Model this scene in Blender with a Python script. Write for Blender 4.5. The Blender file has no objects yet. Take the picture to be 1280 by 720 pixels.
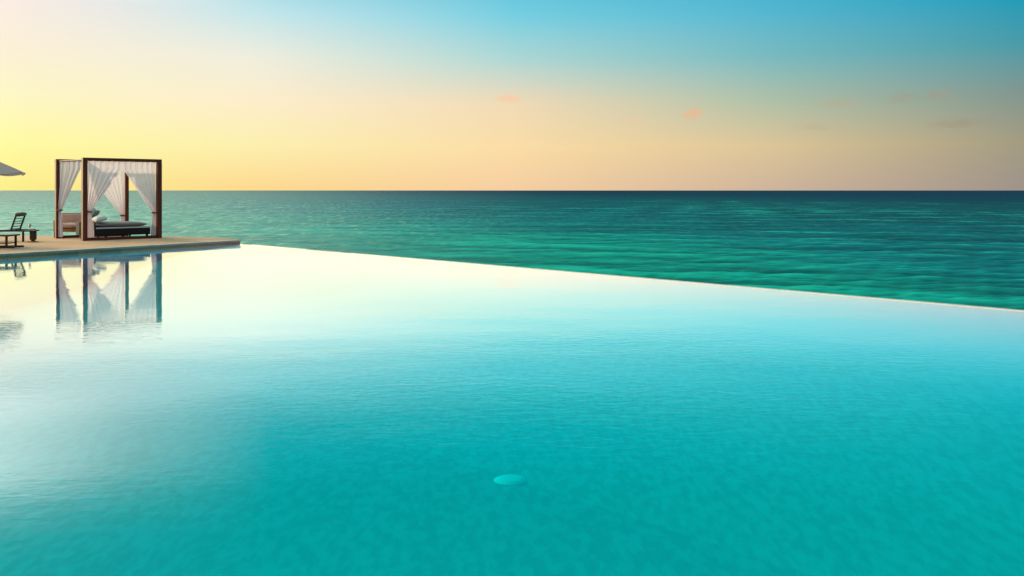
import bpy, bmesh, math, random
import numpy as np
from mathutils import Vector, Matrix
random.seed(7)
S = bpy.context.scene
COL = S.collection
R = math.radians

# ------------------------------------------------------------------ camera
CAM_H = 1.57
F_PX = 1200.0
cd = bpy.data.cameras.new('camera')
cam = bpy.data.objects.new('camera', cd); COL.objects.link(cam)
cd.sensor_width = 36.0
cd.lens = 36.0 * F_PX / 1280.0
cd.shift_y = -122.0 / 1280.0
cd.clip_start = 0.05; cd.clip_end = 200000.0
cam.location = (0, 0, CAM_H); cam.rotation_euler = (R(90), 0, 0)
S.camera = cam

# ------------------------------------------------------------------ view
S.view_settings.view_transform = 'Standard'
S.view_settings.look = 'None'
S.view_settings.exposure = 0.0
S.view_settings.gamma = 1.0
S.view_settings.use_curve_mapping = False
S.cycles.max_bounces = 10
S.cycles.transparent_max_bounces = 12
S.cycles.glossy_bounces = 4
S.cycles.diffuse_bounces = 3
S.cycles.use_denoising = True
S.cycles.caustics_reflective = False
S.cycles.caustics_refractive = False

SUN_AZ, SUN_EL = -66.0, 12.0      # degrees, azimuth from +Y towards +X

def lin(c):
    return tuple(((v/255)/12.92 if v/255 <= 0.04045 else ((v/255+0.055)/1.055)**2.4) for v in c)

class NT:
    """small helper around a node tree"""
    def __init__(s, nt):
        s.nt = nt; nt.nodes.clear()
    def n(s, typ, **kw):
        nd = s.nt.nodes.new(typ)
        ins = kw.pop('i', {})
        for k, v in kw.items(): setattr(nd, k, v)
        for k, v in ins.items(): s.set(nd.inputs[k], v)
        return nd
    def set(s, sock, v):
        if isinstance(v, bpy.types.NodeSocket): s.nt.links.new(v, sock)
        elif isinstance(v, tuple) and len(v) == 3 and sock.type == 'RGBA': sock.default_value = (*v, 1)
        else: sock.default_value = v
    def math(s, op, a, b=None, clamp=False):
        m = s.n('ShaderNodeMath', operation=op, use_clamp=clamp)
        s.set(m.inputs[0], a)
        if b is not None: s.set(m.inputs[1], b)
        return m.outputs[0]
    def mixc(s, f, a, b, bt='MIX'):
        m = s.n('ShaderNodeMix', data_type='RGBA', blend_type=bt)
        s.set(m.inputs[0], f); s.set(m.inputs[6], a); s.set(m.inputs[7], b)
        return m.outputs[2]
    def rng(s, v, a, b, c=0.0, d=1.0, smooth=False):
        m = s.n('ShaderNodeMapRange', interpolation_type='SMOOTHSTEP' if smooth else 'LINEAR')
        s.set(m.inputs['Value'], v)
        m.inputs['From Min'].default_value = a; m.inputs['From Max'].default_value = b
        m.inputs['To Min'].default_value = c; m.inputs['To Max'].default_value = d
        return m.outputs[0]
    def ramp(s, fac, stops):
        r = s.n('ShaderNodeValToRGB'); e = r.color_ramp.elements
        while len(e) > 1: e.remove(e[-1])
        e[0].position = stops[0][0]; e[0].color = (*stops[0][1], 1)
        for p, c in stops[1:]:
            x = e.new(p); x.color = (*c, 1)
        s.set(r.inputs[0], fac)
        return r.outputs[0]
    def noise(s, vec, scale, detail=2.0, rough=0.5, dist=0.0):
        m = s.n('ShaderNodeTexNoise', i={'Vector': vec, 'Scale': scale, 'Detail': detail, 'Roughness': rough, 'Distortion': dist})
        return m.outputs[0]
    def mapping(s, vec, scale=(1, 1, 1), rot=(0, 0, 0), loc=(0, 0, 0)):
        m = s.n('ShaderNodeMapping', i={'Vector': vec}); m.inputs['Scale'].default_value = scale
        m.inputs['Rotation'].default_value = rot; m.inputs['Location'].default_value = loc
        return m.outputs[0]

# ------------------------------------------------------------------ world: sunset sky, colours by direction
W = bpy.data.worlds.new('World'); S.world = W; W.use_nodes = True
w = NT(W.node_tree)
tc = w.n('ShaderNodeTexCoord').outputs['Generated']
sx = w.n('ShaderNodeSeparateXYZ', i={0: tc})
X, Y, Z = sx.outputs
AZ = w.math('ARCTAN2', X, Y)                                   # radians, 0 = straight ahead, + to the right
TE = w.math('DIVIDE', Z, w.math('SQRT', w.math('ADD', w.math('ADD', w.math('MULTIPLY', X, X), w.math('MULTIPLY', Y, Y)), 1e-6)))
FAC = w.math('ADD', w.math('DIVIDE', AZ, 2*math.pi), 0.5)
# measured sky: columns at pixel x, colours at rows y = 0, 60, 120, 180, 237
ROWS_Y = [0, 60, 120, 180, 237]
SKY = {
 0:    [(253,236,228),(252,240,214),(253,247,196),(255,251,160),(252,238,138)],
 320:  [(180,228,238),(236,238,225),(254,238,206),(253,240,176),(254,216,142)],
 640:  [(104,203,228),(145,215,220),(238,218,186),(252,222,166),(246,206,162)],
 960:  [(75,182,212),(108,185,196),(168,192,170),(221,198,152),(206,180,156)],
 1280: [(28,155,185),(76,155,166),(132,150,142),(164,156,128),(158,147,138)],
}
LV = [0.0, 0.045, 0.09, 0.135, 0.18]                            # tan(elevation) rows rebuilt from the above
rows = {lv: [] for lv in LV}
for px, cols in SKY.items():
    az = math.atan((px-640)/F_PX)
    te = [max(0, (238-y)/F_PX*math.cos(az)) for y in ROWS_Y][::-1]
    L_ = np.array([lin(c) for c in cols])[::-1]
    for lv in LV:
        rows[lv].append((math.degrees(az), tuple(float(np.interp(lv, te, L_[:, k])) for k in range(3))))
# beyond the frame: glow round the sun on the left, blue to the right and behind
side = {
 0.0:   [(-180,(165,150,150)),(-110,(225,190,150)),(-65,(255,240,150)),(-44,(255,248,170))],
 0.045: [(-180,(160,155,155)),(-110,(220,200,170)),(-65,(255,244,180)),(-44,(255,255,200))],
 0.09:  [(-180,(150,155,160)),(-110,(200,205,190)),(-65,(255,246,205)),(-44,(255,255,225))],
 0.135: [(-180,(145,158,165)),(-110,(180,205,205)),(-65,(255,244,220)),(-44,(255,252,235))],
 0.18:  [(-180,(140,160,170)),(-110,(165,205,215)),(-65,(253,240,228)),(-44,(255,248,240))],
}
sideR = {
 0.0:  [(60,(120,140,150)),(110,(150,145,145)),(179.9,(165,150,150))],
 0.045:[(60,(110,140,150)),(110,(145,150,150)),(179.9,(160,155,155))],
 0.09: [(60,(85,140,155)),(110,(135,150,155)),(179.9,(150,155,160))],
 0.135:[(60,(55,140,165)),(110,(130,150,160)),(179.9,(145,158,165))],
 0.18: [(60,(30,140,175)),(110,(125,150,165)),(179.9,(140,160,170))],
}
UP = {
 0.26: [(-180,(135,162,175)),(-110,(190,205,205)),(-65,(240,240,240)),(-44,(250,244,238)),(-28,(385,372,362)),(-22,(268,256,250)),(-14,(50,192,218)),(0,(5,178,212)),(15,(30,165,200)),(28,(16,142,178)),(60,(15,130,172)),(110,(120,150,168)),(179.9,(135,162,175))],
 0.42: [(-180,(130,165,180)),(-110,(180,200,205)),(-65,(205,230,238)),(-44,(215,236,242)),(-28,(165,226,232)),(-15,(40,175,208)),(0,(20,155,195)),(15,(30,145,185)),(28,(10,125,168)),(60,(12,120,165)),(110,(115,150,170)),(179.9,(130,165,180))],
 0.9:  [(-180,(120,160,172)),(-110,(150,180,185)),(-65,(175,195,190)),(-44,(170,200,195)),(-28,(105,185,200)),(0,(40,160,190)),(28,(25,140,175)),(60,(60,140,168)),(110,(100,148,168)),(179.9,(120,160,172))],
}
def hdr(a, c):
    # the sky round the low sun, outside the frame, is far brighter than display white
    k = 5.5 if a in (-44, -65) else (2.0 if a == -110 else 1.0)
    return tuple(x*(1+(k-1)*m) for x, m in zip(lin(c), (1.0, .80, .50)))
prev = None; plv = None
for lv in LV + sorted(UP):
    if lv in UP:
        st = [(a, tuple(x*(1.45 if lv > .5 else 1.0) for x in hdr(a, c))) for a, c in UP[lv]]
    else:
        st = [(a, hdr(a, c)) for a, c in side[lv]] + rows[lv] + [(a, lin(c)) for a, c in sideR[lv]]
    cur = w.ramp(FAC, [(a/360+0.5, c) for a, c in st])
    prev = cur if prev is None else w.mixc(w.rng(TE, plv, lv), prev, cur)
    plv = lv
sky = prev
# zenith light: the physical sky model, same sun direction
ns = w.n('ShaderNodeTexSky', sky_type='NISHITA')
ns.sun_disc = False; ns.sun_elevation = R(SUN_EL); ns.sun_rotation = R(SUN_AZ); ns.altitude = 5
nsk = w.n('ShaderNodeVectorMath', operation='SCALE', i={0: ns.outputs[0], 'Scale': 0.10}).outputs[0]
sky = w.mixc(w.rng(TE, 1.2, 3.5, 0.0, 0.3), sky, nsk)
# a few small faint clouds low over the sea
cv = w.n('ShaderNodeCombineXYZ', i={0: AZ, 1: TE, 2: 0.0}).outputs[0]
nz = w.noise(w.mapping(cv, (1, 2.2, 1)), 55, 4, 0.6)
def puff(px, y, rx, ry, col, amt):
    global sky
    az = math.atan((px-640)/F_PX); te = (238-y)/F_PX*math.cos(az)
    dx = w.math('DIVIDE', w.math('SUBTRACT', AZ, az), rx/F_PX)
    dy = w.math('DIVIDE', w.math('SUBTRACT', TE, te), ry/F_PX)
    r = w.math('SQRT', w.math('ADD', w.math('MULTIPLY', dx, dx), w.math('MULTIPLY', dy, dy)))
    r = w.math('ADD', r, w.math('MULTIPLY', w.math('SUBTRACT', nz, 0.5), 3.0))
    sky = w.mixc(w.rng(r, 0.1, 1.3, amt, 0.0, True), sky, lin(col))
puff(637, 123, 15, 6, (255,200,160), .55)
puff(866, 143, 13, 8, (246,178,138), .5)
puff(1048, 129, 26, 7, (190,168,140), .34)
puff(1125, 122, 18, 6, (170,150,130), .34)
puff(1172, 120, 20, 6, (172,150,130), .34)
puff(1200, 154, 34, 6, (160,142,122), .36)
puff(1020, 158, 30, 6, (190,172,140), .30)
puff(790, 152, 20, 4, (235,200,160), .30)
bg = w.n('ShaderNodeBackground', i={0: sky, 1: 1.0})
wo = w.n('ShaderNodeOutputWorld'); w.nt.links.new(bg.outputs[0], wo.inputs[0])

# ------------------------------------------------------------------ sun
sl = bpy.data.lights.new('sun', 'SUN'); sl.energy = 3.4; sl.angle = R(0.5); sl.color = (1.0, 0.80, 0.52)
so = bpy.data.objects.new('sun', sl); COL.objects.link(so)
sd = Vector((math.sin(R(SUN_AZ))*math.cos(R(SUN_EL)), math.cos(R(SUN_AZ))*math.cos(R(SUN_EL)), math.sin(R(SUN_EL))))
so.rotation_euler = sd.to_track_quat('Z', 'Y').to_euler(); so.location = (-40, 40, 20)

# ------------------------------------------------------------------ helpers
def tag(o, label=None, cat=None, group=None, kind=None):
    if label: o['label'] = label
    if cat: o['category'] = cat
    if group: o['group'] = group
    if kind: o['kind'] = kind
    return o
def empty(name, loc, rz=0):
    o = bpy.data.objects.new(name, None); COL.objects.link(o)
    o.location = loc; o.rotation_euler = (0, 0, rz); o.empty_display_size = .2
    return o
def link(name, bm, mat, parent=None, smooth=False, loc=None, rz=None):
    me = bpy.data.meshes.new(name)
    bmesh.ops.recalc_face_normals(bm, faces=bm.faces)
    bm.to_mesh(me); bm.free()
    if smooth: me.polygons.foreach_set('use_smooth', [True]*len(me.polygons))
    me.materials.append(mat)
    o = bpy.data.objects.new(name, me); COL.objects.link(o)
    if parent: o.parent = parent
    if loc: o.location = loc
    if rz is not None: o.rotation_euler = (0, 0, rz)
    return o
def box(bm, x0, y0, z0, x1, y1, z1, bev=0.0, seg=2):
    r = bmesh.ops.create_cube(bm, size=1.0)
    vs = r['verts']
    for v in vs:
        v.co = Vector(((x0+x1)/2 + v.co.x*(x1-x0), (y0+y1)/2 + v.co.y*(y1-y0), (z0+z1)/2 + v.co.z*(z1-z0)))
    if bev:
        es = list({e for v in vs for e in v.link_edges})
        bmesh.ops.bevel(bm, geom=es, offset=bev, segments=seg, affect='EDGES', profile=.5)
def bar(bm, a, b, wd, hg, bev=0.0):
    """box-section bar between two points"""
    a, b = Vector(a), Vector(b); d = b-a; L = d.length
    q = d.to_track_quat('X', 'Z').to_matrix().to_4x4(); q.translation = (a+b)/2
    r = bmesh.ops.create_cube(bm, size=1.0, matrix=q @ Matrix.Diagonal((L, wd, hg, 1)))
    if bev:
        es = list({e for v in r['verts'] for e in v.link_edges})
        bmesh.ops.bevel(bm, geom=es, offset=bev, segments=2, affect='EDGES')
def tube(bm, pts, rad, n=8):
    """round tube along a polyline; rad is a number or one per point"""
    if not hasattr(rad, '__len__'): rad = [rad]*len(pts)
    pts = [Vector(p) for p in pts]; rings = []
    for i, p in enumerate(pts):
        t = (pts[min(i+1, len(pts)-1)] - pts[max(i-1, 0)]).normalized()
        q = t.to_track_quat('Z', 'Y')
        rings.append([bm.verts.new(p + q @ Vector((math.cos(k*2*math.pi/n)*rad[i], math.sin(k*2*math.pi/n)*rad[i], 0))) for k in range(n)])
    for a, b in zip(rings, rings[1:]):
        for k in range(n): bm.faces.new((a[k], a[(k+1) % n], b[(k+1) % n], b[k]))
    bm.faces.new(rings[0][::-1]); bm.faces.new(rings[-1])
def lathe(bm, prof, n=32, c=(0, 0, 0)):
    rings = []
    for r, z in prof:
        if r < 1e-5: rings.append([bm.verts.new((c[0], c[1], c[2]+z))])
        else: rings.append([bm.verts.new((c[0]+r*math.cos(k*2*math.pi/n), c[1]+r*math.sin(k*2*math.pi/n), c[2]+z)) for k in range(n)])
    for a, b in zip(rings, rings[1:]):
        for k in range(n):
            k2 = (k+1) % n
            if len(a) == 1 and len(b) == 1: continue
            if len(a) == 1: bm.faces.new((a[0], b[k], b[k2]))
            elif len(b) == 1: bm.faces.new((a[k], a[k2], b[0]))
            else: bm.faces.new((a[k], a[k2], b[k2], b[k]))
def prism(bm, poly, z0, z1):
    lo = [bm.verts.new((x, y, z0)) for x, y in poly]; hi = [bm.verts.new((x, y, z1)) for x, y in poly]
    n = len(poly)
    for k in range(n): bm.faces.new((lo[k], lo[(k+1) % n], hi[(k+1) % n], hi[k]))
    bm.faces.new(lo[::-1]); bm.faces.new(hi)
def cushion(bm, x0, y0, z0, x1, y1, z1, puff=.03, nx=14, ny=10):
    """soft cushion: superellipse box with a crowned top and pinched edge"""
    cx, cy, cz = (x0+x1)/2, (y0+y1)/2, (z0+z1)/2; hx, hy, hz = (x1-x0)/2, (y1-y0)/2, (z1-z0)/2
    top, bot = [], []
    for i in range(nx+1):
        rt, rb = [], []
        for j in range(ny+1):
            u, v = -1+2*i/nx, -1+2*j/ny
            e = (max(0, 1-abs(u)**5) * max(0, 1-abs(v)**5))**.5
            wob = .15*puff*math.sin(7*u+3*v)
            rt.append(bm.verts.new((cx+u*hx, cy+v*hy, cz + hz*e + puff*e*(1-u*u)*(1-v*v) + wob*e)))
            rb.append(rt[-1] if i in (0, nx) or j in (0, ny) else bm.verts.new((cx+u*hx, cy+v*hy, cz-hz*e)))
        top.append(rt); bot.append(rb)
    for i in range(nx):
        for j in range(ny):
            bm.faces.new((top[i][j], top[i+1][j], top[i+1][j+1], top[i][j+1]))
            q = (bot[i][j], bot[i][j+1], bot[i+1][j+1], bot[i+1][j])
            if len(set(q)) == 4:
                try: bm.faces.new(q)
                except ValueError: pass

# ------------------------------------------------------------------ materials
def mat(name):
    m = bpy.data.materials.new(name); m.use_nodes = True
    return m, NT(m.node_tree)
def simple(name, col, rough=.6, var=.12, scale=6.0, spec=.4, bump=.0, stretch=(1, 1, 1)):
    m, t = mat(name)
    oc = t.n('ShaderNodeTexCoord').outputs['Object']
    nzz = t.noise(t.mapping(oc, stretch), scale, 4, .6)
    a = tuple(c*(1-var) for c in col); b = tuple(min(1, c*(1+var)) for c in col)
    c = t.mixc(t.rng(nzz, .3, .7), a, b)
    p = t.n('ShaderNodeBsdfPrincipled', i={'Base Color': c, 'Roughness': rough, 'Specular IOR Level': spec})
    if bump:
        bp = t.n('ShaderNodeBump', i={'Height': nzz, 'Distance': bump, 'Strength': 1.0}); t.set(p.inputs['Normal'], bp.outputs[0])
    o = t.n('ShaderNodeOutputMaterial'); t.nt.links.new(p.outputs[0], o.inputs[0])
    return m
M = {}
M['wood'] = simple('dark_wood', (.13, .024, .010), .5, .35, 9, .35, .002, (1, 1, .12))
M['dark'] = simple('dark_wicker', (.018, .013, .011), .7, .3, 60, .3, .004)
M['darkmetal'] = simple('dark_metal', (.025, .018, .014), .45, .2, 12)
M['mattress'] = simple('grey_brown_canvas', (.30, .24, .22), .9, .12, 10, .2, .01)
M['white'] = simple('white_cotton', (.72, .70, .66), .9, .05, 8, .2, .01)
M['pink'] = simple('pale_rose_canvas', (.58, .36, .30), .9, .15, 10, .2, .01)
M['green'] = simple('grey_green_cotton', (.42, .46, .40), .9, .12, 10, .2, .01)
M['brown'] = simple('brown_cushion', (.16, .11, .09), .9, .2, 10, .2, .01)
M['teak'] = simple('teak', (.42, .19, .06), .55, .25, 12, .3, .0, (1, 8, 1))
M['glass'] = simple('pale_glazed_ceramic', (.62, .62, .55), .25, .05, 8, .6)

def cloth_mat(name, col, transp=.05, tl=.42):
    m, t = mat(name)
    oc = t.n('ShaderNodeTexCoord').outputs['Object']
    c = t.mixc(t.noise(oc, 5, 3), tuple(v*.93 for v in col), col)
    d = t.n('ShaderNodeBsdfDiffuse', i={0: c}); tr = t.n('ShaderNodeBsdfTranslucent', i={0: c}); tp = t.n('ShaderNodeBsdfTransparent')
    m1 = t.n('ShaderNodeMixShader', i={0: tl, 1: d.outputs[0], 2: tr.outputs[0]})
    m2 = t.n('ShaderNodeMixShader', i={0: transp, 1: m1.outputs[0], 2: tp.outputs[0]})
    o = t.n('ShaderNodeOutputMaterial'); t.nt.links.new(m2.outputs[0], o.inputs[0])
    return m
M['voile'] = cloth_mat('sheer_white_voile', (.76, .68, .74))
M['canvas'] = cloth_mat('pale_parasol_canvas', (.62, .50, .47), 0.0, .3)

# deck stone: warm sandstone paving with joints and wear
m, t = mat('sandstone_paving'); M['deck'] = m
oc = t.n('ShaderNodeTexCoord').outputs['Object']
br = t.n('ShaderNodeTexBrick', i={'Vector': t.mapping(oc, (1, 1, 1), (0, 0, R(32))), 'Scale': 1.0, 'Mortar Size': .008, 'Brick Width': .9, 'Row Height': .6,
      'Color1': (.66, .335, .175), 'Color2': (.57, .29, .15), 'Mortar': (.26, .2, .15)})
st = t.noise(oc, .7, 6, .6); gr = t.noise(oc, 30, 3)
c = t.mixc(t.rng(st, .35, .7, 0, .5), br.outputs[0], (.36, .25, .18))
c = t.mixc(t.rng(gr, .3, .7, 0, .25), c, (.70, .38, .22))
bp = t.n('ShaderNodeBump', i={'Height': gr, 'Distance': .004})
p = t.n('ShaderNodeBsdfPrincipled', i={'Base Color': c, 'Roughness': .75, 'Specular IOR Level': .3, 'Normal': bp.outputs[0]})
o = t.n('ShaderNodeOutputMaterial'); t.nt.links.new(p.outputs[0], o.inputs[0])
M['coping'] = simple('grey_coping_stone', (.50, .37, .30), .6, .18, 3, .3, .004)
M['concrete'] = simple('sea_wall_concrete', (.3, .29, .27), .8, .25, 1.2, .3, .01)

# pool plaster: light ripples painted in as a faint mottle over the mosaic
m, t = mat('pale_pool_plaster'); M['plaster'] = m
oc = t.n('ShaderNodeTexCoord').outputs['Object']
n1 = t.noise(t.mapping(oc, (1, .38, 1), (0, 0, R(28))), 13.0, 2, .45, .25)
n2 = t.noise(t.mapping(oc, (1, .45, 1), (0, 0, R(-24))), 12.0, 2, .45, .25)
n1 = t.math('MULTIPLY', t.math('ADD', n1, n2), .5)
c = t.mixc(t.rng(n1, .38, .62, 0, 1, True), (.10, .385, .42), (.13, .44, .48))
# pale edge sheen painted by height, over sea-green tesserae of the deep floor
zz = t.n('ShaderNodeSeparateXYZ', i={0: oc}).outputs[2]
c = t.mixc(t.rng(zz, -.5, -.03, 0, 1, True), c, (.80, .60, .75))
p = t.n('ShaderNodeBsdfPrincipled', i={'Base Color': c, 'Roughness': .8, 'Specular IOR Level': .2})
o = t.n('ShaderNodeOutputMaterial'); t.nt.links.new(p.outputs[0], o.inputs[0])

# pool water: fresnel mirror over clear, absorbing water
m, t = mat('pool_water'); M['water'] = m
oc = t.n('ShaderNodeTexCoord').outputs['Object']
a1 = t.noise(t.mapping(oc, (1, 1.6, 1), (0, 0, R(-20))), 6.5, 3, .5, .3)
a2 = t.noise(t.mapping(oc, (1, 1.4, 1), (0, 0, R(15))), .55, 2, .5)
a3 = t.noise(oc, .12, 2, .5)
gust = t.math('MULTIPLY', t.rng(a3, .42, .62, .45, 1.0, True), t.rng(t.n('ShaderNodeSeparateXYZ', i={0: oc}).outputs[1], 9.5, 16, 1.0, .26, True))   # calmer in the lee of the terrace
h = t.math('ADD', t.math('MULTIPLY', t.math('MULTIPLY', a1, gust), .0021), t.math('MULTIPLY', a2, .0045))
bp = t.n('ShaderNodeBump', i={'Height': h, 'Distance': 1.0, 'Strength': 1.0})
fr = t.n('ShaderNodeFresnel', i={'IOR': 1.33, 'Normal': bp.outputs[0]}).outputs[0]
fc = t.n('ShaderNodeFloatCurve'); t.set(fc.inputs['Value'], fr)
cu = fc.mapping.curves[0]
for k, (x, y) in enumerate([(0, 0), (0.1112, 0.01), (0.1479, 0.012), (0.18, 0.05), (0.2114, 0.145), (0.2569, 0.23), (0.3136, 0.46), (0.3469, 0.53), (0.3842, 0.70), (0.4347, 0.9), (0.5244, 0.97), (0.7214, 1.0), (1, 1)]):
    if k in (0,): cu.points[0].location = (x, y)
    elif x == 1: cu.points[-1].location = (x, y)
    else: cu.points.new(x, y)
fc.mapping.update()
fr = fc.outputs[0]
gcol = t.n('ShaderNodeCombineColor', i={0: fr, 1: fr, 2: fr}).outputs[0]
gl = t.n('ShaderNodeBsdfGlossy', i={'Color': gcol, 'Roughness': .015, 'Normal': bp.outputs[0]})
tr_ = t.math('SUBTRACT', 1.0, t.math('MULTIPLY', fr, .45))
tcol = t.n('ShaderNodeCombineColor', i={0: tr_, 1: tr_, 2: tr_}).outputs[0]
tp = t.n('ShaderNodeBsdfTransparent', i={'Color': tcol})
mx = t.n('ShaderNodeAddShader', i={0: tp.outputs[0], 1: gl.outputs[0]})
va = t.n('ShaderNodeVolumeAbsorption', i={'Color': (0.0, .978, .986), 'Density': .9})
o = t.n('ShaderNodeOutputMaterial'); t.nt.links.new(mx.outputs[0], o.inputs[0]); t.nt.links.new(va.outputs[0], o.inputs[1])

# sea: green shallows to deep blue, wind waves
m, t = mat('sea_water'); M['sea'] = m
geo = t.n('ShaderNodeNewGeometry').outputs['Position']
sp = t.n('ShaderNodeSeparateXYZ', i={0: geo})
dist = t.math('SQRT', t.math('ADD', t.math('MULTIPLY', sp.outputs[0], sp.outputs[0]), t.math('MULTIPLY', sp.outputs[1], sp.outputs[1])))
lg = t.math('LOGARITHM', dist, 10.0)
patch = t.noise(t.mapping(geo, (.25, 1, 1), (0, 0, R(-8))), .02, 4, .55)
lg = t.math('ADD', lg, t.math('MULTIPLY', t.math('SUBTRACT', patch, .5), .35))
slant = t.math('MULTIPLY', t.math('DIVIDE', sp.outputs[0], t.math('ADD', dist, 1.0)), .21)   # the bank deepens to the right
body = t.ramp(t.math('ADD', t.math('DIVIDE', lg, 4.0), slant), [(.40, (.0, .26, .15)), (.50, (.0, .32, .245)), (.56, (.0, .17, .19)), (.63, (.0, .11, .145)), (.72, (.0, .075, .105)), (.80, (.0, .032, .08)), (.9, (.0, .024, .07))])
farP = t.noise(t.mapping(geo, (.5, 1, 1), (0, 0, R(5))), .05, 5, .65, .3)
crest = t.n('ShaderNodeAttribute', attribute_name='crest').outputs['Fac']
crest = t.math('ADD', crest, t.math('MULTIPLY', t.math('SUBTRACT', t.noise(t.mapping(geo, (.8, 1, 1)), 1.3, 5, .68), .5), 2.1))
dk = t.rng(crest, -1.0, .6, .62, 0.0, True)         # trough darkness and crest light painted into the body colour by wave height
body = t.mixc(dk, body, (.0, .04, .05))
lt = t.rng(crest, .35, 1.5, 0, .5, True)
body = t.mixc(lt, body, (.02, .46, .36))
body = t.mixc(t.rng(farP, .45, .62, 0, .35, True), body, (.0, .035, .05))
shoal_glare = t.math('MULTIPLY', t.rng(t.math('DIVIDE', sp.outputs[0], t.math('ADD', dist, 1.0)), -.40, -.08, 1, 0, True), t.rng(w_ := t.noise(t.mapping(geo, (.6, 1, 1)), .42, 6, .72, .4), .45, .58, .15, 1.0, True))
body = t.mixc(t.math('MULTIPLY', shoal_glare, .8), body, (.34, .46, .31))      # sun glare and glitter painted into the body colour over pale sandy water
chop_and_glints = t.noise(t.mapping(geo, (.8, .16, 1), (0, 0, R(4))), 1.0, 4, .7)        # dash pattern for dark chop lines and painted sun glints
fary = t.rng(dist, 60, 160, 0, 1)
body = t.mixc(t.math('MULTIPLY', t.rng(chop_and_glints, .52, .64, 0, .42, True), fary), body, (.0, .05, .06))
gleam = t.math('MULTIPLY', t.math('MULTIPLY', t.rng(chop_and_glints, .47, .36, 0, .8, True), fary), t.rng(t.math('DIVIDE', sp.outputs[0], t.math('ADD', dist, 1.0)), -.40, .05, 1, .06, True))
body = t.mixc(gleam, body, (.42, .60, .44))  # sun glints painted as pale dashes, stronger on the left
w1 = t.noise(t.mapping(geo, (.5, 1, 1), (0, 0, R(-10))), .30, 5, .62, .4)
w2 = t.noise(t.mapping(geo, (.6, 1, 1), (0, 0, R(14))), 1.3, 4, .6, .3)
hh = t.math('ADD', t.math('MULTIPLY', w1, .30), t.math('MULTIPLY', w2, .16))
bp = t.n('ShaderNodeBump', i={'Height': hh, 'Distance': 1.0, 'Strength': 1.0})
lw = t.n('ShaderNodeFresnel', i={'IOR': 1.33, 'Normal': bp.outputs[0]}).outputs[0]
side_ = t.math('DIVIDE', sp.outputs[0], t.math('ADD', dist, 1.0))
sheen_cap = t.rng(side_, -.32, .10, .17, .028, True)      # sun glitter imitated: reflection share raised towards the sun side, cut to the right
fs = t.math('MINIMUM', t.math('MULTIPLY', lw, .35), sheen_cap)
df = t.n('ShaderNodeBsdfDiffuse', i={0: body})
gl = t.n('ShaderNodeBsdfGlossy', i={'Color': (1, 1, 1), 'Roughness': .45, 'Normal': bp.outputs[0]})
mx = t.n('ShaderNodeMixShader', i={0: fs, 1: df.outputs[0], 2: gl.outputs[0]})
o = t.n('ShaderNodeOutputMaterial'); t.nt.links.new(mx.outputs[0], o.inputs[0])

# ------------------------------------------------------------------ setting
SEA_Z = -4.0; DECK_Z = .11; FLOOR_Z = -1.2
P = Vector((-7.96, 28.1)); dirE = Vector((14.57, -15.71)).normalized(); nE = Vector((-dirE.y, dirE.x))
if nE.y < 0: nE = -nE
Q = P + dirE * ((P.y-2.2)/-dirE.y)
dirL = Vector((-3.74, -6.1)).normalized()
Rr = P + dirL * ((P.y-2.2)/-dirL.y)
nL = Vector((-dirL.y, dirL.x));  nL = nL if nL.x < 0 else -nL   # away from the pool, onto the deck

# sea: one sheet, real wind waves where they can be told apart, flat towards the horizon
rs = np.concatenate([[0, 6, 14, 20], 24*np.exp(np.arange(0, 760)*.0042), 24*np.exp(760*.0042)*np.exp(np.arange(1, 110)*.012), ])
rs = np.concatenate([rs, rs[-1]*np.exp(np.arange(1, 24)*.16)])
azs = np.radians(np.concatenate([np.arange(-180, -62, 3.0), np.arange(-60, 60.01, .11), np.arange(63, 180, 3.0)]))
RR, AA = np.meshgrid(rs, azs, indexing='ij')
XX, YY = RR*np.sin(AA), RR*np.cos(AA)
space = np.maximum(RR*math.radians(.11), np.gradient(rs)[:, None]*np.ones_like(AA))
rng_ = np.random.default_rng(11)
HH = np.zeros_like(XX); DX = np.zeros_like(XX); DY = np.zeros_like(XX)
for k in range(72):
    lam = 1.1*math.exp(rng_.random()*2.1)                  # 1.1 to 9 m
    th = math.radians(-97 + rng_.normal()*34)              # running in towards the terrace
    amp = .0050*lam**.38*(.6+.8*rng_.random())
    kx, ky = math.cos(th)*2*math.pi/lam, math.sin(th)*2*math.pi/lam
    ph = rng_.random()*6.283
    wgt = np.clip((lam/space-1.8)/3.0, 0, 1)
    arg = kx*XX+ky*YY+ph
    HH += amp*wgt*np.cos(arg)
    DX -= .8*amp*wgt*math.cos(th)*np.sin(arg); DY -= .8*amp*wgt*math.sin(th)*np.sin(arg)
for k in range(26):                                       # longer low swell that still reads far out
    lam = 8*math.exp(rng_.random()*1.3); th = math.radians(-97 + rng_.normal()*34); amp = .0014*lam
    kx, ky = math.cos(th)*2*math.pi/lam, math.sin(th)*2*math.pi/lam
    wgt = np.clip((lam/space-1.8)/3.0, 0, 1)*np.clip(RR/200-.15, 0, 1)
    HH += amp*wgt*np.cos(kx*XX+ky*YY+rng_.random()*6.283)
edge = np.clip((math.radians(60)-np.abs(AA))/math.radians(4), 0, 1)*np.clip((RR-22)/3, 0, 1)
gusts = .75+.35*np.sin(XX*.021+YY*.013)*np.sin(YY*.017-XX*.009+1)
HH *= edge*gusts; DX *= edge*gusts; DY *= edge*gusts
nr, na = XX.shape
co = np.stack([XX+DX, YY+DY, SEA_Z+HH], -1).reshape(-1, 3)
idx = np.arange(nr*na).reshape(nr, na)
nxt = np.roll(idx, -1, axis=1)
quads = np.stack([idx[:-1], nxt[:-1], nxt[1:], idx[1:]], -1).reshape(-1, 4)[:, ::-1]
me = bpy.data.meshes.new('sea')
me.vertices.add(len(co)); me.vertices.foreach_set('co', co.astype(np.float32).ravel())
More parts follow.
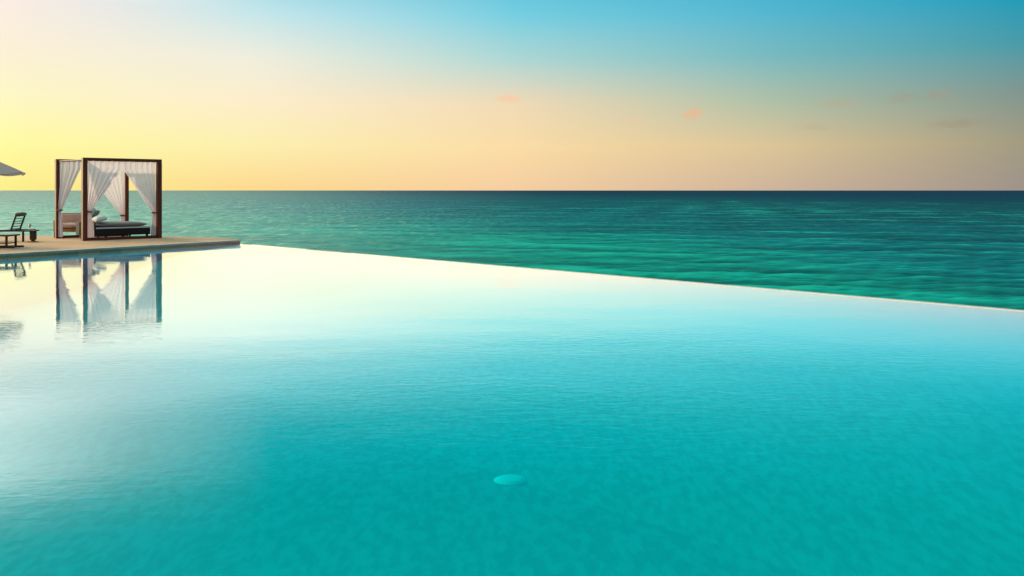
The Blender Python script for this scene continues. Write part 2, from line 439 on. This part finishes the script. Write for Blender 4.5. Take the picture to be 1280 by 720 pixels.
me.loops.add(quads.size); me.loops.foreach_set('vertex_index', quads.astype(np.int32).ravel())
me.polygons.add(len(quads)); me.polygons.foreach_set('loop_start', np.arange(0, quads.size, 4, dtype=np.int32))
me.update(calc_edges=True)
me.polygons.foreach_set('use_smooth', np.ones(len(quads), dtype=bool))
at = me.attributes.new('crest', 'FLOAT', 'POINT'); at.data.foreach_set('value', (HH/.085*np.clip(1.15-RR/900, 0, 1)).astype(np.float32).ravel())
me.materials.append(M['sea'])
so_ = bpy.data.objects.new('sea', me); COL.objects.link(so_); tag(so_, kind='structure')

# terrace / pool deck
deck_poly = [P, (-8.35, 29.0), (-9.1, 29.7), (-10.3, 30.3), (-12.5, 30.85), (-16.5, 31.1), (-70, 31.6), (-70, -16), (Q.x+.3, -16), (Q.x+.3, 2.2), (Rr.x, 2.2)]
bm = bmesh.new(); prism(bm, [tuple(p) for p in deck_poly], SEA_Z-1, DECK_Z)
tag(link('pool_deck', bm, M['deck']), kind='structure')
# coping along the pool, a real overhang
bm = bmesh.new()
a, b = P - dirL*.0, Rr
ov, wd = .03, .34
cp = [a - nL*ov, a + nL*wd*.9 - dirL*(-.35), b + nL*wd, b - nL*ov]
prism(bm, [tuple(p) for p in cp], DECK_Z-.045, DECK_Z+.005)
bm2 = bm
tag(link('pool_coping', bm2, M['coping']), kind='structure')

# basin: floor and two plastered walls
bm = bmesh.new()
prism(bm, [tuple(P+nL*.1), tuple(Q+Vector((.1, -.1))), tuple(Rr+Vector((-.1, -.1)))], FLOOR_Z-.4, FLOOR_Z-.2)
# added slope: the floor rises to the vanishing edge so the water pales there
Ltot = (Q-P).length
def depth_at(s):
    xs = [0, .5, 1.2, 2.0, 3.0, 4.2, 5.6, 7.0, 60]; zs = [-.011, -.05, -.09, -.16, -.34, -.66, -1.0, -1.2, -1.2]
    return float(np.interp(s, xs, zs))
ss = [0, .3, .6, 1, 1.4, 1.8, 2.2, 2.6, 3, 3.5, 4, 4.5, 5, 5.6, 6.3, 7, 9, 13, 20, 32]
g = []
for s_ in ss:
    row = []
    for k in range(3):
        q = P + dirE*(-6 + (Ltot+12)*k/2) - nE*s_
        row.append(bm.verts.new((q.x, q.y, depth_at(s_))))
    g.append(row)
for a_, b_ in zip(g, g[1:]):
    for k in range(2): bm.faces.new((a_[k], a_[k+1], b_[k+1], b_[k]))
prism(bm, [tuple(P), tuple(P-nL*.03), tuple(Rr-nL*.03), tuple(Rr)], FLOOR_Z-.19, -.03)
prism(bm, [tuple(Q), tuple(Rr), tuple(Rr+Vector((0, .03))), tuple(Q+Vector((0, .03)))], FLOOR_Z-.18, -.03)
tag(link('pool_basin', bm, M['plaster']), kind='structure')
# infinity edge wall
bm = bmesh.new()
prism(bm, [tuple(P), tuple(P+nE*.13), tuple(Q+nE*.13), tuple(Q)], SEA_Z-1, -.010)
we = link('infinity_edge_wall', bm, M['plaster'])
tag(we, 'long pale overflow wall along the vanishing edge between pool and sea', 'pool wall')
M['lip'] = simple('white_edge_stone', (.50, .49, .46), .5, .06, 3, .4, .002)
bm = bmesh.new(); prism(bm, [tuple(P+nE*.092), tuple(P+nE*.133), tuple(Q+nE*.133), tuple(Q+nE*.092)], -.2, .010)
link('lip', bm, M['lip'], we)
# water body
bm = bmesh.new()
prism(bm, [tuple(P+nE*.11-dirE*.05), tuple(Q+nE*.11+dirE*.05), tuple(Q+Vector((.03, -.03))), tuple(Rr+Vector((-.03, -.03))), tuple(P+nL*.02)], FLOOR_Z-.05, 0.0)
tag(link('pool_water', bm, M['water']), kind='structure')

# pool floor light: shallow round dome with a ring, under the water
d = (CAM_H-FLOOR_Z)*F_PX/(600-238); lx = (638.5-640)/F_PX*d
e = empty('pool_light', (lx, d, FLOOR_Z)); tag(e, 'small round pale light fitting under water on the pool floor', 'pool light')
bm = bmesh.new(); lathe(bm, [(0, .026), (.05, .025), (.10, .022), (.13, .015), (.145, .008)], 40)
m, t = mat('white_lens'); M['lens'] = m
p = t.n('ShaderNodeBsdfPrincipled', i={'Base Color': (.30, .64, .66), 'Roughness': .6})
o = t.n('ShaderNodeOutputMaterial'); t.nt.links.new(p.outputs[0], o.inputs[0])
link('lens', bm, M['lens'], e, True)
bm = bmesh.new(); lathe(bm, [(.144, .0075), (.156, .006), (.162, .003), (.164, 0)], 40)
link('rim', bm, M['lens'], e, True)

# ------------------------------------------------------------------ cabana
def P3(px, d, z): return Vector(((px-640)/F_PX*d, d, z))
A = R(46); u = Vector((math.cos(A), math.sin(A), 0)); v = Vector((-math.sin(A), math.cos(A), 0))
L0 = P3(105.5, 27.8, DECK_Z); cW, cD = 2.25, 2.0
Rp = u*cW; Bp = v*cD; Mp = u*(cW-.10) + v*(cD+.05)
TOP = 2.52 - DECK_Z
cab = empty('cabana', L0)
tag(cab, 'dark timber framed square cabana with tied white curtains on the pool deck', 'cabana')
def post(c, s):
    bm = bmesh.new()
    for z0, z1, k in ((0, TOP-.09, 1.0),):
        a, b = c + Vector((0, 0, z0)), c + Vector((0, 0, z1))
        M4 = Matrix.Translation((a+b)/2) @ Matrix.Rotation(A, 4, 'Z') @ Matrix.Diagonal((s, s, z1-z0, 1))
        r = bmesh.ops.create_cube(bm, size=1.0, matrix=M4)
        bmesh.ops.bevel(bm, geom=list({e for q in r['verts'] for e in q.link_edges}), offset=.008, segments=2, affect='EDGES')
    return link('post', bm, M['wood'], cab)
S_ = .135
for c, s in ((Vector((0, 0, 0)), S_), (Rp, S_), (Bp, S_*.9), (Mp, S_*.9)): post(c, s)
def beam(name, a, b, z, wd, hg, ext=.065):
    d_ = (b-a).normalized(); bm = bmesh.new()
    bar(bm, a-d_*ext+Vector((0, 0, z)), b+d_*ext+Vector((0, 0, z)), wd, hg, .006)
    return link(name, bm, M['wood'], cab)
beam('top_beam', Vector(), Rp, TOP-.045, .13, .09)
beam('top_beam', Bp, Mp, TOP-.045, .13, .09)
beam('curtain_rail', Vector(), Bp, TOP-.06, .03, .03, -.067)
beam('curtain_rail', Rp, Mp, TOP-.06, .03, .03, -.067)
beam('bottom_rail', Vector(), Rp, .045, .08, .08, -.07)
beam('bottom_rail', Bp, Mp, .045, .08, .08, -.07)

def curtain(pin, top_dir, width, z_tie, inset, tie_w=.10, tail_w=.24, folds=6, seed=0, hold=.16, side=1):
    """voile panel hung from a beam along top_dir, pulled back to the post at pin and tied"""
    tint = M['voile']; rnd = random.Random(seed); ph = rnd.random()*6
    nrm = Vector((-top_dir.y, top_dir.x, 0))
    zt = TOP-.09; NU, NV = 72, 60
    bm = bmesh.new(); g = []
    off = top_dir*.075 + inset
    for j in range(NV+1):
        vv = j/NV*1.0
        if vv < .72:
            q = vv/.72; z = zt + (z_tie-zt)*q
            if q < hold: wdt = width*(1-.02*q)
            else:
                s = (q-hold)/(1-hold); wdt = width*(1-.03) + (tie_w-width*.97)*(s**.92)
            g_ = .25 + .75*q
        else:
            q = (vv-.72)/.28; z = z_tie + (.05-z_tie)*q
            wdt = tie_w + (tail_w-tie_w)*math.sin(q*math.pi/2)*.9; g_ = 1.0
        row = []
        for i in range(NU+1):
            uu = i/NU
            amp = (.009 + .020*g_) * (0.4+0.6*min(1, wdt/(.3)))
            wave = math.sin(2*math.pi*folds*uu+ph) + .35*math.sin(2*math.pi*folds*2.3*uu+ph*2)
            sag = -.05*math.sin(math.pi*min(1, vv/.72))*uu
            x = uu*wdt
            row.append(bm.verts.new(pin + off + top_dir*x + nrm*(amp*wave) + Vector((0, 0, z+sag*(vv < .72)+.006*math.sin(2*math.pi*folds*uu)*(j == 0)))))
        g.append(row)
    for j in range(NV):
        for i in range(NU): bm.faces.new((g[j][i], g[j][i+1], g[j+1][i+1], g[j+1][i]))
    o = link('curtain', bm, M['voile'], cab, True)
    bm = bmesh.new(); c = pin + off + top_dir*(tie_w*.5) + Vector((0, 0, z_tie))
    pts = [c + top_dir*(math.cos(a)*(tie_w*.62)) + nrm*(math.sin(a)*.065) + Vector((0, 0, .01*math.sin(a*2))) for a in np.linspace(0, 2*math.pi, 17)]
    tube(bm, pts, .022, 6)
    link('tie_back', bm, M['brown'], o, True)
    return o
curtain(Vector(), u, 1.08, .84, v*.05, .12, .24, 6, 1)
curtain(Rp, -u, 1.02, .78, v*.05, .10, .16, 6, 2)
curtain(Mp, (Bp-Mp).normalized(), 1.25, .66, -v*.0, .10, .16, 6, 3)
curtain(Bp, -v, 1.60, .86, u*.02, .12, .26, 4, 4)

# daybed inside
bed = empty('daybed', L0 + u*.40 + v*.16, A)
tag(bed, 'low daybed with dark wicker base and grey brown mattress inside the cabana', 'daybed')
bw, bd = 1.66, 1.35
bm = bmesh.new(); box(bm, 0, 0, .12, bw, bd, .34, .02); link('base', bm, M['dark'], bed)
bm = bmesh.new(); cushion(bm, .03, .02, .36, bw-.02, bd-.03, .50, .02); link('mattress', bm, M['mattress'], bed, True)
bm = bmesh.new(); box(bm, -.001, -.012, .325, bw+.010, bd+.01, .362, .01); link('sheet', bm, M['white'], bed)
bm = bmesh.new(); box(bm, -.05, 0, .12, -.003, bd, .50, .015); link('headboard', bm, M['dark'], bed)
for x in (.08, bw*.5, bw-.08):
    for y in (.08, bd-.08):
        bm = bmesh.new(); box(bm, x-.03, y-.03, 0, x+.03, y+.03, .119, .005); link('leg', bm, M['darkmetal'], bed)
def pillow(name, loc, rot, sz, mt, label, grp=None):
    bm = bmesh.new(); cushion(bm, -sz[0]/2, -sz[1]/2, -sz[2]/2, sz[0]/2, sz[1]/2, sz[2]/2, sz[2]*.35)
    o = link(name, bm, mt, None, True, loc); o.rotation_euler = rot
    return tag(o, label, 'pillow', grp)
def onbed(x, y, z): return bed.location + u*x + v*y + Vector((0, 0, z))
pillow('pillow', onbed(.20, .28, .60), (R(0), R(-12), A), (.34, .5, .13), M['white'], 'round white pillow lying at the front head end of the cabana daybed', 'pillows on the cabana daybed')
pillow('pillow', onbed(.13, .86, .74), (R(0), R(-62), A), (.42, .55, .14), M['green'], 'grey green pillow propped upright at the head of the daybed', 'pillows on the cabana daybed')
pillow('pillow', onbed(.34, 1.05, .70), (R(0), R(-50), A), (.40, .45, .13), M['mattress'], 'brown grey pillow leaning behind the other pillows on the daybed', 'pillows on the cabana daybed')

# armchair seen through the cabana's left side
ac = empty('armchair', P3(88, 30.1, DECK_Z), R(8))
tag(ac, 'low armchair with pale rose cushions standing behind the cabana', 'armchair')
bm = bmesh.new(); box(bm, -.40, -.36, .17, .40, .36, .26, .02); link('seat_frame', bm, M['teak'], ac)
bm = bmesh.new(); cushion(bm, -.33, -.35, .26, .33, .30, .42, .03); link('seat_cushion', bm, M['pink'], ac, True)
bm = bmesh.new(); box(bm, -.34, .24, .27, .34, .34, .72, .04); link('backrest', bm, M['pink'], ac)
bm = bmesh.new(); bar(bm, (-.36, .35, .72), (.36, .35, .72), .05, .04, .01); link('back_rail', bm, M['brown'], ac)
for s in (-1, 1):
    bm = bmesh.new(); bar(bm, (s*.38, -.34, .50), (s*.38, .34, .50), .07, .05, .012); bar(bm, (s*.38, -.32, .26), (s*.38, -.32, .476), .04, .04); link('armrest', bm, M['pink'], ac)
    for y in (-.32, .32):
        bm = bmesh.new(); tube(bm, [(s*.36, y, .17), (s*.37, y, 0)], [.03, .02]); link('leg', bm, M['darkmetal'], ac)

# ------------------------------------------------------------------ furniture at the left edge
def lounger(loc, rz, label):
    e = empty('sun_lounger', loc, rz); tag(e, label, 'sun lounger')
    L = 1.9
    for y in (-.30, .30):
        bm = bmesh.new(); bar(bm, (-L/2, y, .31), (L/2, y, .31), .035, .05, .006); link('side_rail', bm, M['darkmetal'], e)
    for x in (-L/2+.12, L/2-.10):
        for y in (-.30, .30):
            bm = bmesh.new(); bar(bm, (x, y, .285), (x, y, 0), .05, .05, .006); link('leg', bm, M['darkmetal'], e)
    bm = bmesh.new(); cushion(bm, -L/2+.02, -.28, .27, L/2-.55, .28, .36, .01); link('cushion', bm, M['white'], e, True)
    bm = bmesh.new()
    a = Vector((L/2-.45, 0, .32)); b = a + Vector((.15, 0, .44))
    for y in (-.28, .28): bar(bm, a+Vector((0, y, 0)), b+Vector((0, y, 0)), .035, .04)
    for k in range(6): bar(bm, a.lerp(b, (k+.5)/6)+Vector((0, -.27, 0)), a.lerp(b, (k+.5)/6)+Vector((0, .27, 0)), .03, .02)
    link('backrest', bm, M['darkmetal'], e)
    bm = bmesh.new(); cushion(bm, b.x-.08, -.22, b.z-.03, b.x+.09, .22, b.z+.06, .01, 8, 8); link('headrest', bm, M['brown'], e, True)
    return e
lounger(P3(-3, 27.6, DECK_Z), R(3), 'dark framed sun lounger with raised backrest at the left of the deck')
st_ = empty('side_table', P3(39, 27.2, DECK_Z)); tag(st_, 'small dark side table standing between the lounger and the cabana', 'side table')
bm = bmesh.new(); box(bm, -.20, -.18, .30, .15, .18, .335, .008); link('table_top', bm, M['darkmetal'], st_)
bm = bmesh.new(); box(bm, -.02, -.06, .06, .12, .08, .2995, .01); box(bm, .01, -.03, .02, .09, .05, .0595); link('pedestal', bm, M['darkmetal'], st_)
bm = bmesh.new(); box(bm, -.06, -.10, 0, .14, .12, .0195, .004); link('foot', bm, M['teak'], st_)
bm = bmesh.new(); lathe(bm, [(0, 0), (.03, 0), (.033, .01), (.008, .02), (.007, .07), (.03, .09), (.042, .13), (.036, .17), (.033, .17), (.038, .13), (.026, .095), (0, .085)], 20)
gl_ = link('goblet', bm, M['glass'], None, True, st_.location + Vector((-.05, .02, .336)))
tag(gl_, 'small pale goblet standing on the dark side table', 'goblet')

ct = empty('coffee_table', P3(-4, 24.5, DECK_Z), R(2)); tag(ct, 'low dark coffee table near the pool edge under the parasol', 'coffee table')
bm = bmesh.new(); box(bm, -.65, -.30, .295, .45, .30, .335, .008); link('table_top', bm, M['darkmetal'], ct)
for x in (-.5, .36):
    for y in (-.24, .24):
        bm = bmesh.new(); bar(bm, (x, y, .294), (x, y, .045), .045, .045); link('leg', bm, M['darkmetal'], ct)
for y in (-.24, .24):
    bm = bmesh.new(); box(bm, -.6, y-.03, 0, .56, y+.03, .044, .005); link('foot_bar', bm, M['darkmetal'], ct)
bm = bmesh.new(); box(bm, -.50, -.22, .10, .34, .22, .13, .005); link('shelf', bm, M['teak'], ct)

# parasol
pa = empty('parasol', P3(-46, 24.5, DECK_Z)); tag(pa, 'pale canvas parasol whose rim shows at the left edge above the horizon', 'parasol')
zr = 2.03-DECK_Z; rr = 1.49
bm = bmesh.new(); N = 8; rings = []
for kk, q in enumerate((0.03, .2, .4, .6, .8, 1.0)):
    ring = []
    for k in range(N*6):
        a = 2*math.pi*k/(N*6); f = (k % 6)/6.0
        rfac = math.cos(math.pi/N)/math.cos(2*math.pi/N*(f-.5))
        rfac = rfac*(1-.02*math.sin(math.pi*f))
        z = zr + .56*(1-q)**1.0 + .05*math.sin(math.pi*q) - .05*math.sin(math.pi*f)*q
        ring.append(bm.verts.new((rr*q*rfac*math.cos(a), rr*q*rfac*math.sin(a), z)))
    rings.append(ring)
vr = [bm.verts.new(vv_.co + Vector((0, 0, -.03))) for vv_ in rings[-1]]; rings.append(vr)
for a_, b_ in zip(rings, rings[1:]):
    n_ = len(a_)
    for k in range(n_): bm.faces.new((a_[k], a_[(k+1) % n_], b_[(k+1) % n_], b_[k]))
link('canopy', bm, M['canvas'], pa)
bm = bmesh.new(); tube(bm, [(0, 0, .06), (0, 0, zr+.70)], .024, 12); link('pole', bm, M['teak'], pa, True)
bm = bmesh.new(); lathe(bm, [(0, 0), (.26, 0), (.26, .05), (.06, .07), (.04, .2), (.024, .2)], 32); link('base', bm, M['darkmetal'], pa)
bm = bmesh.new(); lathe(bm, [(0, .1), (.03, .06), (.04, 0), (0, 0)], 16, (0, 0, zr+.66)); link('finial', bm, M['teak'], pa, True)
for k in range(N):
    a = 2*math.pi*k/N; c_, s_ = math.cos(a), math.sin(a); bm = bmesh.new()
    bar(bm, (.03*c_, .03*s_, zr+.60), (rr*c_, rr*s_, zr-.012), .02, .025); link('rib', bm, M['teak'], pa)
